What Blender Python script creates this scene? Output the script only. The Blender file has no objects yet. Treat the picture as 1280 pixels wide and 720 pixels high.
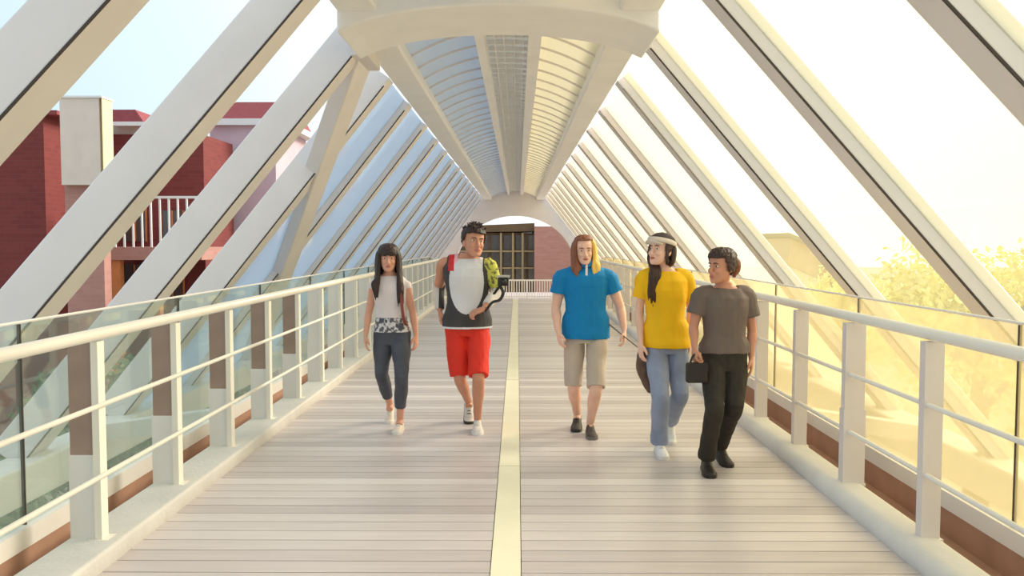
import bpy, math, random
from mathutils import Vector, Matrix
from mathutils import noise as mnoise
random.seed(7)
SC = bpy.context.scene
COL = SC.collection
R = math.radians
F = 1064.0
VPX, HY = 647.0, 303.0          # where the deck's axis and the horizon meet in the photograph
EYE = 1.6

# ---------------------------------------------------------------- camera
cam_d = bpy.data.cameras.new('camera'); cam = bpy.data.objects.new('camera', cam_d); COL.objects.link(cam)
cam_d.lens = F/1280*36; cam_d.sensor_width = 36; cam_d.clip_end = 1000
pitch = math.atan((360-HY)/F); yaw = math.atan((VPX-640)/F)
cam.location = (0, 0, EYE)
cam.rotation_euler = (R(90)-pitch, 0, yaw)
SC.camera = cam
CM = Matrix.Rotation(yaw, 4, 'Z') @ Matrix.Rotation(R(90)-pitch, 4, 'X')
def at(px, py, Y):
    d = CM @ Vector(((px-640)/F, -(py-360)/F, -1))
    return Vector((0, 0, EYE)) + d*(Y/d.y)
def atx(px, Y, Z):              # the x at which depth Y and height Z fall on pixel column px
    lo, hi = at(px, 200, Y), at(px, 600, Y)
    t = (Z-lo.z)/(hi.z-lo.z)
    return lo.x+(hi.x-lo.x)*t

# ---------------------------------------------------------------- materials
def lin(c):
    return tuple(((v/255)/12.92 if v/255 <= .04045 else ((v/255+.055)/1.055)**2.4) for v in c)+(1,)
def mat(name, rgb, rough=.6, var=.08, scale=6, bump=0, bscale=40, spec=.4, metal=0, sss=0, stretch=(1,1,1), rgb2=None, thr=None):
    m = bpy.data.materials.new(name); m.use_nodes = True
    n = m.node_tree.nodes; l = m.node_tree.links
    b = n['Principled BSDF']
    b.inputs['Roughness'].default_value = rough
    b.inputs['Specular IOR Level'].default_value = spec
    b.inputs['Metallic'].default_value = metal
    if sss:
        b.inputs['Subsurface Weight'].default_value = sss
        b.inputs['Subsurface Radius'].default_value = (.02,.008,.004)
    tc = n.new('ShaderNodeTexCoord'); mp = n.new('ShaderNodeMapping'); mp.inputs['Scale'].default_value = stretch
    l.new(tc.outputs['Object'], mp.inputs[0])
    nz = n.new('ShaderNodeTexNoise'); nz.inputs['Scale'].default_value = scale; nz.inputs['Detail'].default_value = 4
    l.new(mp.outputs[0], nz.inputs['Vector'])
    c = lin(rgb)
    cr = n.new('ShaderNodeValToRGB')
    if rgb2 is None:
        cr.color_ramp.elements[0].position = .3; cr.color_ramp.elements[1].position = .7
        cr.color_ramp.elements[0].color = tuple(max(0,v*(1-var)) for v in c[:3])+(1,)
        cr.color_ramp.elements[1].color = tuple(min(1,v*(1+var)) for v in c[:3])+(1,)
    else:
        t = thr or .5
        cr.color_ramp.elements[0].position = t-.04; cr.color_ramp.elements[1].position = t+.04
        cr.color_ramp.elements[0].color = c; cr.color_ramp.elements[1].color = lin(rgb2)
    l.new(nz.outputs['Fac'], cr.inputs[0]); l.new(cr.outputs[0], b.inputs['Base Color'])
    if bump:
        n2 = n.new('ShaderNodeTexNoise'); n2.inputs['Scale'].default_value = bscale; n2.inputs['Detail'].default_value = 3
        l.new(mp.outputs[0], n2.inputs['Vector'])
        bp = n.new('ShaderNodeBump'); bp.inputs['Strength'].default_value = bump; bp.inputs['Distance'].default_value = .02
        l.new(n2.outputs['Fac'], bp.inputs['Height']); l.new(bp.outputs[0], b.inputs['Normal'])
    return m
def brick(name, c1, c2, mortar, scale=1.0):
    m = bpy.data.materials.new(name); m.use_nodes = True
    n = m.node_tree.nodes; l = m.node_tree.links; b = n['Principled BSDF']; b.inputs['Roughness'].default_value = .9
    tc = n.new('ShaderNodeTexCoord'); sp = n.new('ShaderNodeSeparateXYZ'); cb = n.new('ShaderNodeCombineXYZ'); ad = n.new('ShaderNodeMath')
    l.new(tc.outputs['Object'], sp.inputs[0]); l.new(sp.outputs[0], ad.inputs[0]); l.new(sp.outputs[1], ad.inputs[1])
    l.new(ad.outputs[0], cb.inputs[0]); l.new(sp.outputs[2], cb.inputs[1])
    br = n.new('ShaderNodeTexBrick'); br.inputs['Scale'].default_value = scale
    br.inputs['Color1'].default_value = lin(c1); br.inputs['Color2'].default_value = lin(c2); br.inputs['Mortar'].default_value = lin(mortar)
    br.inputs['Brick Width'].default_value = .44; br.inputs['Row Height'].default_value = .16; br.inputs['Mortar Size'].default_value = .012
    l.new(cb.outputs[0], br.inputs['Vector']); l.new(br.outputs['Color'], b.inputs['Base Color'])
    return m
def glass(name, tint, gl=.35, film=0.0, filmcol=(1,1,1,1)):
    """thin architectural glazing: mostly clear, a little gloss, an optional milky film"""
    m = bpy.data.materials.new(name); m.use_nodes = True
    n = m.node_tree.nodes; l = m.node_tree.links; n.clear()
    out = n.new('ShaderNodeOutputMaterial'); tr = n.new('ShaderNodeBsdfTransparent'); tr.inputs[0].default_value = tint
    gs = n.new('ShaderNodeBsdfGlossy'); gs.inputs['Roughness'].default_value = .03; gs.inputs[0].default_value = (1,1,1,1)
    fr = n.new('ShaderNodeFresnel'); fr.inputs[0].default_value = 1.45
    ml = n.new('ShaderNodeMath'); ml.operation = 'MULTIPLY_ADD'; ml.inputs[1].default_value = gl; ml.inputs[2].default_value = 0
    l.new(fr.outputs[0], ml.inputs[0])
    mx = n.new('ShaderNodeMixShader'); l.new(ml.outputs[0], mx.inputs[0]); l.new(tr.outputs[0], mx.inputs[1]); l.new(gs.outputs[0], mx.inputs[2])
    if film:
        tl = n.new('ShaderNodeBsdfTranslucent'); tl.inputs[0].default_value = filmcol
        df = n.new('ShaderNodeBsdfDiffuse'); df.inputs[0].default_value = filmcol
        ma = n.new('ShaderNodeMixShader'); ma.inputs[0].default_value = .35; l.new(tl.outputs[0], ma.inputs[1]); l.new(df.outputs[0], ma.inputs[2])
        m2 = n.new('ShaderNodeMixShader'); m2.inputs[0].default_value = film
        l.new(mx.outputs[0], m2.inputs[1]); l.new(ma.outputs[0], m2.inputs[2]); mx = m2
    l.new(mx.outputs[0], out.inputs[0])
    return m
def translucent(name, rgb, k=.5):
    m = bpy.data.materials.new(name); m.use_nodes = True
    n = m.node_tree.nodes; l = m.node_tree.links; b = n['Principled BSDF']; b.inputs['Base Color'].default_value = lin(rgb); b.inputs['Roughness'].default_value = .6
    tl = n.new('ShaderNodeBsdfTranslucent'); tl.inputs[0].default_value = lin(rgb)
    mx = n.new('ShaderNodeMixShader'); mx.inputs[0].default_value = k
    l.new(b.outputs[0], mx.inputs[1]); l.new(tl.outputs[0], mx.inputs[2]); l.new(mx.outputs[0], n['Material Output'].inputs[0])
    return m
def plankmat():
    m = bpy.data.materials.new('weathered_decking'); m.use_nodes = True
    n = m.node_tree.nodes; l = m.node_tree.links; b = n['Principled BSDF']; b.inputs['Roughness'].default_value = .38
    b.inputs['Specular IOR Level'].default_value = .7
    tc = n.new('ShaderNodeTexCoord'); sp = n.new('ShaderNodeSeparateXYZ'); l.new(tc.outputs['Object'], sp.inputs[0])
    dv = n.new('ShaderNodeMath'); dv.operation = 'DIVIDE'; dv.inputs[1].default_value = .15; l.new(sp.outputs[1], dv.inputs[0])
    fl = n.new('ShaderNodeMath'); fl.operation = 'FLOOR'; l.new(dv.outputs[0], fl.inputs[0])
    wn = n.new('ShaderNodeTexWhiteNoise'); wn.noise_dimensions = '1D'; l.new(fl.outputs[0], wn.inputs['W'])
    mp = n.new('ShaderNodeMapping'); mp.inputs['Scale'].default_value = (.8, 14, 1); l.new(tc.outputs['Object'], mp.inputs[0])
    nz = n.new('ShaderNodeTexNoise'); nz.inputs['Scale'].default_value = 2; nz.inputs['Detail'].default_value = 6; l.new(mp.outputs[0], nz.inputs['Vector'])
    ad = n.new('ShaderNodeMath'); ad.operation = 'MULTIPLY_ADD'; ad.inputs[1].default_value = .55; l.new(wn.outputs[0], ad.inputs[0])
    m2 = n.new('ShaderNodeMath'); m2.operation = 'MULTIPLY'; m2.inputs[1].default_value = .45; l.new(nz.outputs['Fac'], m2.inputs[0]); l.new(m2.outputs[0], ad.inputs[2])
    cr = n.new('ShaderNodeValToRGB'); cr.color_ramp.elements[0].color = lin((172,160,160)); cr.color_ramp.elements[1].color = lin((236,228,227))
    l.new(ad.outputs[0], cr.inputs[0]); l.new(cr.outputs[0], b.inputs['Base Color'])
    return m

M = dict(
 steel=mat('white_painted_steel', (228,220,217), .42, .03, 2, spec=.5),
 roofst=mat('lightened_roof_steel', (244,240,237), .42, .03, 2, spec=.5),  # white steel lightened to offset the dim light under the roof
 steelc=mat('pale_painted_steel', (234,230,226), .4, .03, 2, spec=.5),
 seam2=mat('grey_brown_seam', (150,138,122), .7),
 seam=mat('dark_rubber_seam', (72,62,56), .7),
 rail=mat('bright_rail_steel', (240,234,222), .3, .03, 3, spec=.6),
 postb=mat('brown_post_upper', (164,140,126), .7, .1, 5),
 kerb=mat('pale_kerb_concrete', (226,222,216), .6, .05, 4, bump=.1),
 strip=mat('cream_stone_strip', (240,234,208), .55, .04, 3),
 gutter=mat('rusty_brown_gutter', (182,142,120), .8, .14, 3),
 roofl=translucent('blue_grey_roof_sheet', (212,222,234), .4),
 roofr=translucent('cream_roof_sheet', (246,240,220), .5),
 grate=translucent('perforated_roof_sheet', (214,214,210), .5),
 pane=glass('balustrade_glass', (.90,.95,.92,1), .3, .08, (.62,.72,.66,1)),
 paner=glass('hazy_balustrade_glass', (1,.98,.90,1), .2, .30, lin((252,238,196))),  # yellow film colours the sunny haze into the right panes
 bayr=glass('sunlit_bay_glass', (1,.99,.92,1), .05, .14, lin((255,248,200))),  # cream film puts the same bright haze into the near bays
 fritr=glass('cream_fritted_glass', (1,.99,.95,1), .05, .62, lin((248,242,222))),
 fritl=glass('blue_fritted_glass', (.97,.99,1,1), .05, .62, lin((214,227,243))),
 plank=plankmat(),
 brick=brick('red_brown_brick', (128,58,54), (118,51,48), (124,64,60)),
 brick2=brick('warm_brick', (188,138,126), (178,128,116), (182,140,128)),
 cream=mat('cream_render', (224,206,192), .85, .04, 2),
 creamy=mat('yellow_render_and_sunlit_side', (240,222,170), .85, .04, 2),  # house wall render, also the painted sunlight on the tower's side
 pink=mat('pink_render', (208,180,186), .85, .05, 1.5),
 roof=mat('maroon_roof_tile', (140,66,70), .8, .1, 5),
 white=mat('white_trim_paint', (232,228,224), .6, .02, 3),
 orange=mat('orange_stained_timber', (206,128,76), .7, .1, 4),
 brown=mat('dark_brown_cladding', (104,84,58), .7, .15, 3),
 win=mat('window_glass_dark', (74,70,66), .15, .1, 2, spec=.8),
 tan=mat('tan_frame', (168,146,108), .7, .06, 3),
 ground=mat('pale_grass_ground', (164,156,134), .9, .2, .15),
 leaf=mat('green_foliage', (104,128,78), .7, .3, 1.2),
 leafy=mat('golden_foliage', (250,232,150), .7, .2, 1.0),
 bark=mat('tree_bark', (110,88,70), .9, .2, 5),
)

# ---------------------------------------------------------------- mesh building
class MB:
    def __init__(s): s.v = []; s.f = []; s.mi = []
    def add(s, vs, fs, mi=0):
        o = len(s.v); s.v += [Vector(v) for v in vs]; s.f += [tuple(i+o for i in f) for f in fs]; s.mi += [mi]*len(fs); return s
    def hexa(s, p, mi=0):      # 8 points: bottom ring 0-3 then top ring 4-7
        return s.add(p, [(3,2,1,0),(4,5,6,7),(0,1,5,4),(1,2,6,5),(2,3,7,6),(3,0,4,7)], mi)
    def box(s, x0, x1, y0, y1, z0, z1, mi=0):
        return s.hexa([(x0,y0,z0),(x1,y0,z0),(x1,y1,z0),(x0,y1,z0),(x0,y0,z1),(x1,y0,z1),(x1,y1,z1),(x0,y1,z1)], mi)
    def beam(s, p0, p1, a, b, mi=0):   # prism from p0 to p1 with cross-section edges a and b
        p0, p1, a, b = map(Vector, (p0, p1, a, b))
        return s.hexa([p0, p0+a, p0+a+b, p0+b, p1, p1+a, p1+a+b, p1+b], mi)
    def loft(s, rings, mi=0, closed=True):
        o = len(s.v); n = len(rings[0])
        for r in rings: s.v += [Vector(p) for p in r]
        k = 0
        for i in range(len(rings)-1):
            for j in range(n):
                j2 = (j+1) % n
                s.f.append((o+i*n+j, o+i*n+j2, o+(i+1)*n+j2, o+(i+1)*n+j)); k += 1
        if closed:
            s.f.append(tuple(o+j for j in reversed(range(n)))); s.f.append(tuple(o+(len(rings)-1)*n+j for j in range(n))); k += 2
        s.mi += [mi]*k
        return s
    def tube(s, pts, rad, n=10, mi=0, sub=4, flat=None, up=None):
        """smooth tube through pts; rad a number or list; flat = (axis vector, factor) squashes it"""
        pts = [Vector(p) for p in pts]
        if not hasattr(rad, '__len__'): rad = [rad]*len(pts)
        P, Q = [], []
        if len(pts) == 2 or sub <= 1: P, Q = pts, list(rad)
        else:
            for i in range(len(pts)-1):
                a = pts[max(0,i-1)]; b = pts[i]; c = pts[i+1]; d = pts[min(len(pts)-1,i+2)]
                for k in range(sub):
                    t = k/sub
                    P.append(.5*((2*b)+(c-a)*t+(2*a-5*b+4*c-d)*t*t+(3*b-a-3*c+d)*t**3)); Q.append(rad[i]+(rad[i+1]-rad[i])*(t*t*(3-2*t)))
            P.append(pts[-1]); Q.append(rad[-1])
        rings = []; u = None
        for i, p in enumerate(P):
            d = (P[min(i+1,len(P)-1)]-P[max(0,i-1)]).normalized()
            if u is None:
                h = Vector(up) if up else (Vector((1,0,0)) if abs(d.x) < .8 else Vector((0,1,0)))
                u = (h-d*h.dot(d)).normalized()
            else: u = (u-d*u.dot(d)).normalized()
            w = d.cross(u)
            ring = []
            for j in range(n):
                an = 2*math.pi*j/n; off = (u*math.cos(an)+w*math.sin(an))*Q[i]
                if flat:
                    ax = Vector(flat[0]).normalized(); off = off-ax*off.dot(ax)*(1-flat[1])
                ring.append(p+off)
            rings.append(ring)
        return s.loft(rings, mi)
    def ell(s, c, r, rot=None, nu=14, nv=9, mi=0):
        c = Vector(c); rings = []
        for i in range(1, nv):
            th = math.pi*i/nv-math.pi/2
            ring = []
            for j in range(nu):
                a = 2*math.pi*j/nu
                v = Vector((math.cos(th)*math.cos(a)*r[0], math.cos(th)*math.sin(a)*r[1], math.sin(th)*r[2]))
                ring.append(c+(rot @ v if rot else v))
            rings.append(ring)
        return s.loft(rings, mi)
    def mesh(s, name, mats, smooth=False):
        me = bpy.data.meshes.new(name); me.from_pydata([tuple(v) for v in s.v], [], s.f)
        for m in (mats if isinstance(mats, (list, tuple)) else [mats]): me.materials.append(m)
        me.polygons.foreach_set('material_index', s.mi)
        me.polygons.foreach_set('use_smooth', [smooth]*len(me.polygons)); me.update()
        return me
    def build(s, name, mats, parent=None, smooth=False, label=None):
        o = bpy.data.objects.new(name, s.mesh(name, mats, smooth)); COL.objects.link(o)
        if parent is not None:
            o.parent = parent; o.matrix_parent_inverse = wmat(parent).inverted()
        if label: o['label'] = label
        return o
def wmat(o):
    m = Matrix.Translation(o.location) @ o.rotation_euler.to_matrix().to_4x4()
    return (wmat(o.parent) @ o.matrix_parent_inverse @ m) if o.parent else m
def tag(o, label=None, cat=None, group=None, kind=None):
    if label: o['label'] = label
    if cat: o['category'] = cat
    if group: o['group'] = group
    if kind: o['kind'] = kind
    return o
def empty(name, loc, label, cat, group=None):
    o = bpy.data.objects.new(name, None); COL.objects.link(o); o.location = loc; o.empty_display_size = .1
    return tag(o, label, cat, group)
def struct(name, mb, mats, label, cat, smooth=False):
    o = mb.build(name, mats, None, smooth); return tag(o, label, cat, None, 'structure')

# ================================================================ THE BRIDGE
def drop(y): return 0.0 if y < 24 else -(min(y,48)-24)*.07
KL, KR = -2.02, 1.95            # inner kerb edges
# deck boards
d = MB(); y = -3.0
while y < 24:
    d.box(KL, -.135, y, y+.142, -.08, 0); d.box(.02, KR, y, y+.142, -.08, 0); y += .15
while y < 48:
    za, zb = drop(y), drop(y+.142)
    for x0, x1 in ((KL,-.135),(.02,KR)):
        d.hexa([(x0,y,za-.08),(x1,y,za-.08),(x1,y+.142,zb-.08),(x0,y+.142,zb-.08),(x0,y,za),(x1,y,za),(x1,y+.142,zb),(x0,y+.142,zb)])
    y += .15
d.box(-6, 6, 48, 56, drop(48)-.08, drop(48))
struct('floor', d, M['plank'], 'pale grey weathered board deck of the footbridge', 'floor')
s = MB()
ys = [-1.6, 2.2, 6.02, 9.85, 13.7, 17.5, 21.3, 24]
for a, b in zip(ys[:-1], ys[1:]): s.box(-.131, .016, a, b-.014, -.08, .004)
for k in range(6):
    a, b = 24+k*4, 28+k*4-.014
    s.hexa([(-.131,a,drop(a)-.08),(.016,a,drop(a)-.08),(.016,b,drop(b)-.08),(-.131,b,drop(b)-.08),(-.131,a,drop(a)+.004),(.016,a,drop(a)+.004),(.016,b,drop(b)+.004),(-.131,b,drop(b)+.004)])
struct('trim_1', s, M['strip'], 'cream stone strip down the middle of the deck', 'strip')
def along(mb, prof, mi=0):      # a profile in (x, z) swept along the deck
    rings = [[(x, yy, z+drop(yy)) for x, z in prof] for yy in (-3, 24, 48)]
    mb.loft(rings, mi)
def kerbprof(x0, x1, h, r=.05, n=5):
    sgn = 1 if x1 > x0 else -1
    p = [(x0, -.1), (x0, h-r)]
    for k in range(1, n+1):
        a = math.pi/2*k/n; p.append((x0+sgn*r*(1-math.cos(a)), h-r+r*math.sin(a)))
    for k in range(0, n+1):
        a = math.pi/2*(1-k/n); p.append((x1-sgn*r*(1-math.cos(a)), h-r+r*math.sin(a)))
    p.append((x1, -.1))
    return p if sgn < 0 else p[::-1]
k = MB(); along(k, kerbprof(KL, -2.3, .09, .02)); struct('trim_2', k, M['kerb'], 'white kerb along the left edge of the deck', 'kerb', True)
k = MB(); along(k, kerbprof(KR, 2.18, .1, .07)); struct('trim_3', k, M['kerb'], 'rounded pale kerb along the right edge of the deck', 'kerb', True)
g = MB(); along(g, [(-2.3,-.2),(-2.48,-.2),(-2.48,-.1),(-2.3,-.1)]); struct('trim_4', g, M['gutter'], 'brown gutter between left kerb and the glass', 'gutter')
g = MB(); along(g, [(2.18,-.1),(2.48,-.1),(2.48,-.2),(2.18,-.2)]); struct('trim_5', g, M['gutter'], 'brown gutter between right kerb and the glass', 'gutter')
# slab and edge beams that carry the deck
b = MB(); along(b, [(-2.48,-.5),(-2.48,-.2),(2.48,-.2),(2.48,-.5)][::-1]); struct('trim_6', b, M['steelc'], 'white structural tray under the deck', 'deck slab')

# ---- railings
def railing(side):
    X = 2.1*side + (0 if side > 0 else -.03)
    w = 'left' if side < 0 else 'right'
    r = empty('railing', (X, 0, .1), 'white metal railing with three rails along the %s side of the deck' % w, 'railing')
    def yline(z, x=X): return [(x, -3, z), (x, 24, z), (x, 48, z+drop(48))]
    MB().tube(yline(1.135), .032, 12, sub=1).build('handrail', M['rail'], r, True)
    for z in (.78, .42): MB().tube(yline(z, X-.028*side), .014, 8, sub=1).build('rail', M['rail'], r, True)
    first = (4.38 if side < 0 else 4.3) - 7
    mp = ms = None
    for i in range(54):
        y = first + i*(.985 if side < 0 else 1.0)
        if y > 47.6: break
        big = side > 0 and i % 3 == 8 % 3
        if side < 0:
            mb = MB().box(-.018, .018, -.035, .035, -.02, 1.0)
            mb.box(-.05, .05, -.05, .05, -.02, -.008)
            key = 'L'
        else:
            wd = .062 if big else .048
            mb = MB().box(-wd, wd, -.03, .03, -.02, 1.0).box(-wd-.012, wd+.012, -.045, .045, -.02, -.006)
            if big: mb.box(-wd-.006, wd+.006, -.036, .036, -.02, .46)
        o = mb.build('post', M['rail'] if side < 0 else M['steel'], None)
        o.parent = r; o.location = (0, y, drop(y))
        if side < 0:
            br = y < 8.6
            c = MB().box(-.155, -.02, -.012, .02, -.01, .42, 0).box(-.145, -.022, -.012, .02, .42, 1.0, 1)  # second box: upper half, coloured brown on the near fins
            p = c.build('post_fin', [M['steelc'], M['postb'] if br else M['steelc']], None, label='grey fin with brown on its upper half' if br else None)
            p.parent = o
    return r
railing(-1); railing(1)

# ---- glass balustrades
def balustrade(side):
    X = 2.5*side; w = 'left' if side < 0 else 'right'
    r = empty('glass_balustrade', (X, 0, 0), 'clear glass screen in a white channel behind the %s railing' % w, 'glass screen')
    c = MB(); pr = [(X-.04,.07),(X+.04,.07),(X+.04,.17),(X-.04,.17)]
    along(c, pr); c.build('channel', M['steelc'], r)
    kb = MB(); along(kb, [(X-.02,-.5),(X+.02,-.5),(X+.02,.07),(X-.02,.07)]); kb.build('kick_board', M['gutter'], r, label='brown board under the white channel')
    t = MB(); t.tube([(X,-3,1.2),(X,24,1.2),(X,48,1.2+drop(48))], .008, 6, sub=1); t.build('edge_trim', M['steelc'], r)
    y = 4.24-8
    while y < 47:
        y1 = min(y+1.985, 47.9)
        a, e = drop(y), drop(y1)
        p = MB().hexa([(X-.006,y,.1+a),(X+.006,y,.1+a),(X+.006,y1,.1+e),(X-.006,y1,.1+e),(X-.006,y,1.19+a),(X+.006,y,1.19+a),(X+.006,y1,1.19+e),(X-.006,y1,1.19+e)])
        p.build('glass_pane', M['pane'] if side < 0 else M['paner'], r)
        MB().box(X-.009, X+.009, y-.012, y-.003, .1+a, 1.19+a).build('joint', M['seam'], r)
        y += 2.0
balustrade(-1); balustrade(1)

# ---- sloping side frames
HT = 2.4
SIDE = {-1: dict(X=-1.87, d=Vector((-.70,-.352,-1)), ys=[-1.4,.9,3.2,5.62,8.03,10.4,12.6,14.9,17.5]+[17.5+2.55*i for i in range(1,13)]),
         1: dict(X=1.47, d=Vector((.75,-.30,-1)), ys=[-2.4,0,2.5,5.0,7.55,10.2,12.8,15.6,18.3]+[18.3+2.65*i for i in range(1,12)])}
def side_frame(side):
    S = SIDE[side]; w = 'left' if side < 0 else 'right'
    X0, dv = S['X'], S['d']; zt = EYE+HT
    r = empty('side_frame', (X0+dv.x*4.7, 10, -.7), 'row of white slanting steel ribs forming the %s flank of the bridge' % w, 'steel frame')
    out = Vector((1.0*side, 0, .72)).normalized()       # outward normal of the sloping plane
    for i, yt in enumerate(S['ys']):
        if yt > 47.4: continue
        top = Vector((X0, yt, zt)); bot = top+dv*4.75
        D = .37 if side < 0 else .22
        W = .38 if side < 0 else .30
        mb = MB()
        a = Vector((0, W, 0)); bb = out*D
        mb.hexa([bot, bot+a, bot+a+bb, bot+bb, top, top+a, top+a+bb, top+bb]) if side > 0 else mb.hexa([bot+a, bot, bot+bb, bot+a+bb, top+a, top, top+bb, top+a+bb])
        rb = mb.build('rib', M['steel'], r)
        bv = rb.modifiers.new('bev','BEVEL'); bv.width = .02; bv.segments = 3
        # dark seam along the edge that faces the deck
        q = MB(); n0 = Vector((0,-.006,0)) - out*.005
        q.beam(bot+n0+dv*-.05, top+n0+dv*.12, Vector((0,.014,0)), out*.016)
        q.build('seam', M['seam'] if (yt < 12 or side < 0) else M['seam2'], rb)
        if i < len(S['ys'])-1 and (side > 0 or yt > 12) and yt < 46:
            y2 = S['ys'][i+1]
            t2 = Vector((X0, y2, zt)); b2 = t2+dv*4.75
            off = out*(.11)
            A = top+a+off; B = bot+a+off; C_ = b2+off; D_ = t2+off; th = out*.012
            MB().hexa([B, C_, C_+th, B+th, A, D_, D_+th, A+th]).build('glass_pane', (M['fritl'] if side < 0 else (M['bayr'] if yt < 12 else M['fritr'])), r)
    # top beam
    hw = .21
    tb = MB(); xo = X0-side*.0
    tb.box(min(xo, xo-side*.42), max(xo, xo-side*.42), -3, 47.95, zt-.02, zt+.30)
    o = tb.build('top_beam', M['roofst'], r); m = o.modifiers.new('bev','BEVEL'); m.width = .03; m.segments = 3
    bot = Vector((X0, 0, zt))+dv*4.7
    bb = MB().box(bot.x-.2, bot.x+.2, -4, 47.5, bot.z-.35, bot.z+.05)
    o = bb.build('bottom_beam', M['steelc'], r); m = o.modifiers.new('bev','BEVEL'); m.width = .03; m.segments = 2
    for j in range(9):   # cross ties under the deck
        yy = -1+j*5.5
        MB().beam((2.56*side, yy, -.45+drop(yy)), (bot.x, yy, bot.z-.1), (0,.2,0), (0,0,.2)).build('cross_tie', M['steelc'], r)
    if side < 0:
        # the reverse strut that rises to the arch
        top = Vector((X0-.02, 10.75, zt+.05)); b0 = Vector((-4.9, 16.4, -.9))
        b0 = top+(Vector((-4.22, 14.75, .66))-top)*1.5
        mb = MB(); a = Vector((0,.10,0)); 
        n = (top-b0).normalized(); wv = n.cross(out).normalized()
        inw = -out*.22+Vector((-.12,0,.08))
        mb.beam(b0-wv*.27+inw, top-wv*.25+inw, wv*.52, out*.22)
        o = mb.build('reverse_strut', M['steel'], r, label='steeper white strut leaning the other way'); m = o.modifiers.new('bev','BEVEL'); m.width=.02; m.segments=3
        MB().beam(top+Vector((-.1,-.5,-.22)), top+Vector((-.1,.45,-.22)), (.2,0,0), (0,0,.25)).build('gusset', M['steel'], r)
    return r
side_frame(-1); side_frame(1)

# ---- roof
XL, XR = -1.45, 1.05; ZE = EYE+HT+.12; RISE = .36
def vz(x):
    t = (x-(XL+XR)/2)/((XR-XL)/2); return ZE+RISE*(1-t*t)
def vault(x0, x1, y0, y1, th, dz=0, n=8):
    m = MB(); rings = []
    xs = [x0+(x1-x0)*i/n for i in range(n+1)]
    prof = [(x, vz(x)+dz) for x in xs]+[(x, vz(x)+dz+th) for x in reversed(xs)]
    m.loft([[(x, yy, z) for x, z in prof] for yy in (y0, y1)]); return m
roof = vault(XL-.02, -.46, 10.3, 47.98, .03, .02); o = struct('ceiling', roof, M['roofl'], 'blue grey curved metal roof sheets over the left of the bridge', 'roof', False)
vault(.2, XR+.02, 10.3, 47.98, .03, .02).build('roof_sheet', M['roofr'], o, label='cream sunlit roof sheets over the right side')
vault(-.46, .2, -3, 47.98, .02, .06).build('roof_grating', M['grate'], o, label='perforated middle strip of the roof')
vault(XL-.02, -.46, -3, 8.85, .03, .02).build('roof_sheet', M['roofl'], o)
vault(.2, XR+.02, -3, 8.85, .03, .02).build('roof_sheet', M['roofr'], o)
y = 10.9
while y < 48:
    for x0, x1 in ((XL, -.5), (.22, XR)): vault(x0, x1, y, y+.014, .05, -.012).build('roof_batten', M['steel'], o)
    y += .8
g = MB(); y = 10.4
while y < 47.8:
    g.box(-.45, .18, y, y+.03, vz(-.1)-.01, vz(-.1)+.06); y += .42
for xx in (-.33, -.2, -.05, .08): g.box(xx-.008, xx+.008, 10.4, 48, vz(xx)-.02, vz(xx)+.02)
g.build('grating_bars', M['steelc'], o)
for xx, wd in ((-.56,.12), (.14,.17)):
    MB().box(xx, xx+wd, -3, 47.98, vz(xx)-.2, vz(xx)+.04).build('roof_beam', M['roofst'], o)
def arch(y0, y1, dz, th, label):
    m = MB(); n = 20; x0, x1 = XL-.42, XR+.42
    prof = []
    for i in range(n+1):
        x = x0+(x1-x0)*i/n; t = (x-(x0+x1)/2)/((x1-x0)/2)
        prof.append((x, ZE+dz+.20*(1-t**2) - .08*abs(t)**6))
    top = [(x, z+th) for x, z in reversed(prof)]
    m.loft([[(x, yy, z) for x, z in prof+top] for yy in (y0, y1)])
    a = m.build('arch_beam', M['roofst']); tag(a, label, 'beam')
    md = a.modifiers.new('bev','BEVEL'); md.width = .03; md.segments = 3
    return a
arch(8.9, 10.2, -.28, .62, 'broad white arch beam crossing overhead where the steep strut meets the roof')
# end portal with its rounded opening
def portal():
    m = MB(); n = 40; a_, b_ = 3.35, 2.9; zc = EYE-1.4; xc = -.12; outer = [];
    inn = []
    for i in range(n+1):
        an = math.pi*i/n
        inn.append((xc+a_*math.cos(an), zc+b_*math.sin(an)))
        c, s_ = math.cos(an), math.sin(an)
        k = min(7.5/max(abs(c),1e-6), 5.2/max(abs(s_),1e-6)) 
        zo = zc+min(4.7, s_*k); xo = xc+c*k
        zmax = 4.75 - (max(0, abs(xo)-1.7))*.0
        # follow the tube: width shrinks with height
        lim = 1.9+max(0,(EYE+HT+.3-zo))/.72*1.0*.98
        xo = max(-lim, min(lim, xo)); outer.append((xo, zo))
    rings = []
    for (ix, iz), (ox, oz) in zip(inn, outer):
        rings.append([(ix,48.0,iz),(ox,48.0,oz),(ox,48.5,oz),(ix,48.5,iz)])
    m.loft(rings)
    o = m.build('end_portal', M['steel'], None, False); tag(o, 'pale end wall of the bridge with a rounded arch opening', 'portal')
    for sx in (-1, 1):   # cheeks below the arch springing
        MB().box(xc+sx*3.35 if sx > 0 else xc-7.0, xc+7.0 if sx > 0 else xc-3.35, 48.0, 48.5, -2.6, zc).build('portal_cheek', M['steel'], o)
portal()
# far fence beyond the bridge
f = empty('far_fence', (0, 50, drop(48)), 'low white picket railing across the far end of the deck', 'fence')
zf = drop(48)
MB().box(-4, 5.2, 49.97, 50.03, zf+1.02, zf+1.1).build('handrail', M['rail'], f)
MB().box(-4, 5.2, 49.97, 50.03, zf+.06, zf+.13).build('rail', M['rail'], f)
for i in range(62):
    x = -3.95+i*.15; big = i % 10 == 0
    MB().box(x-(.05 if big else .025), x+(.05 if big else .025), 49.98, 50.02, zf, zf+1.05).build('baluster', M['rail'], f)

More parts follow.
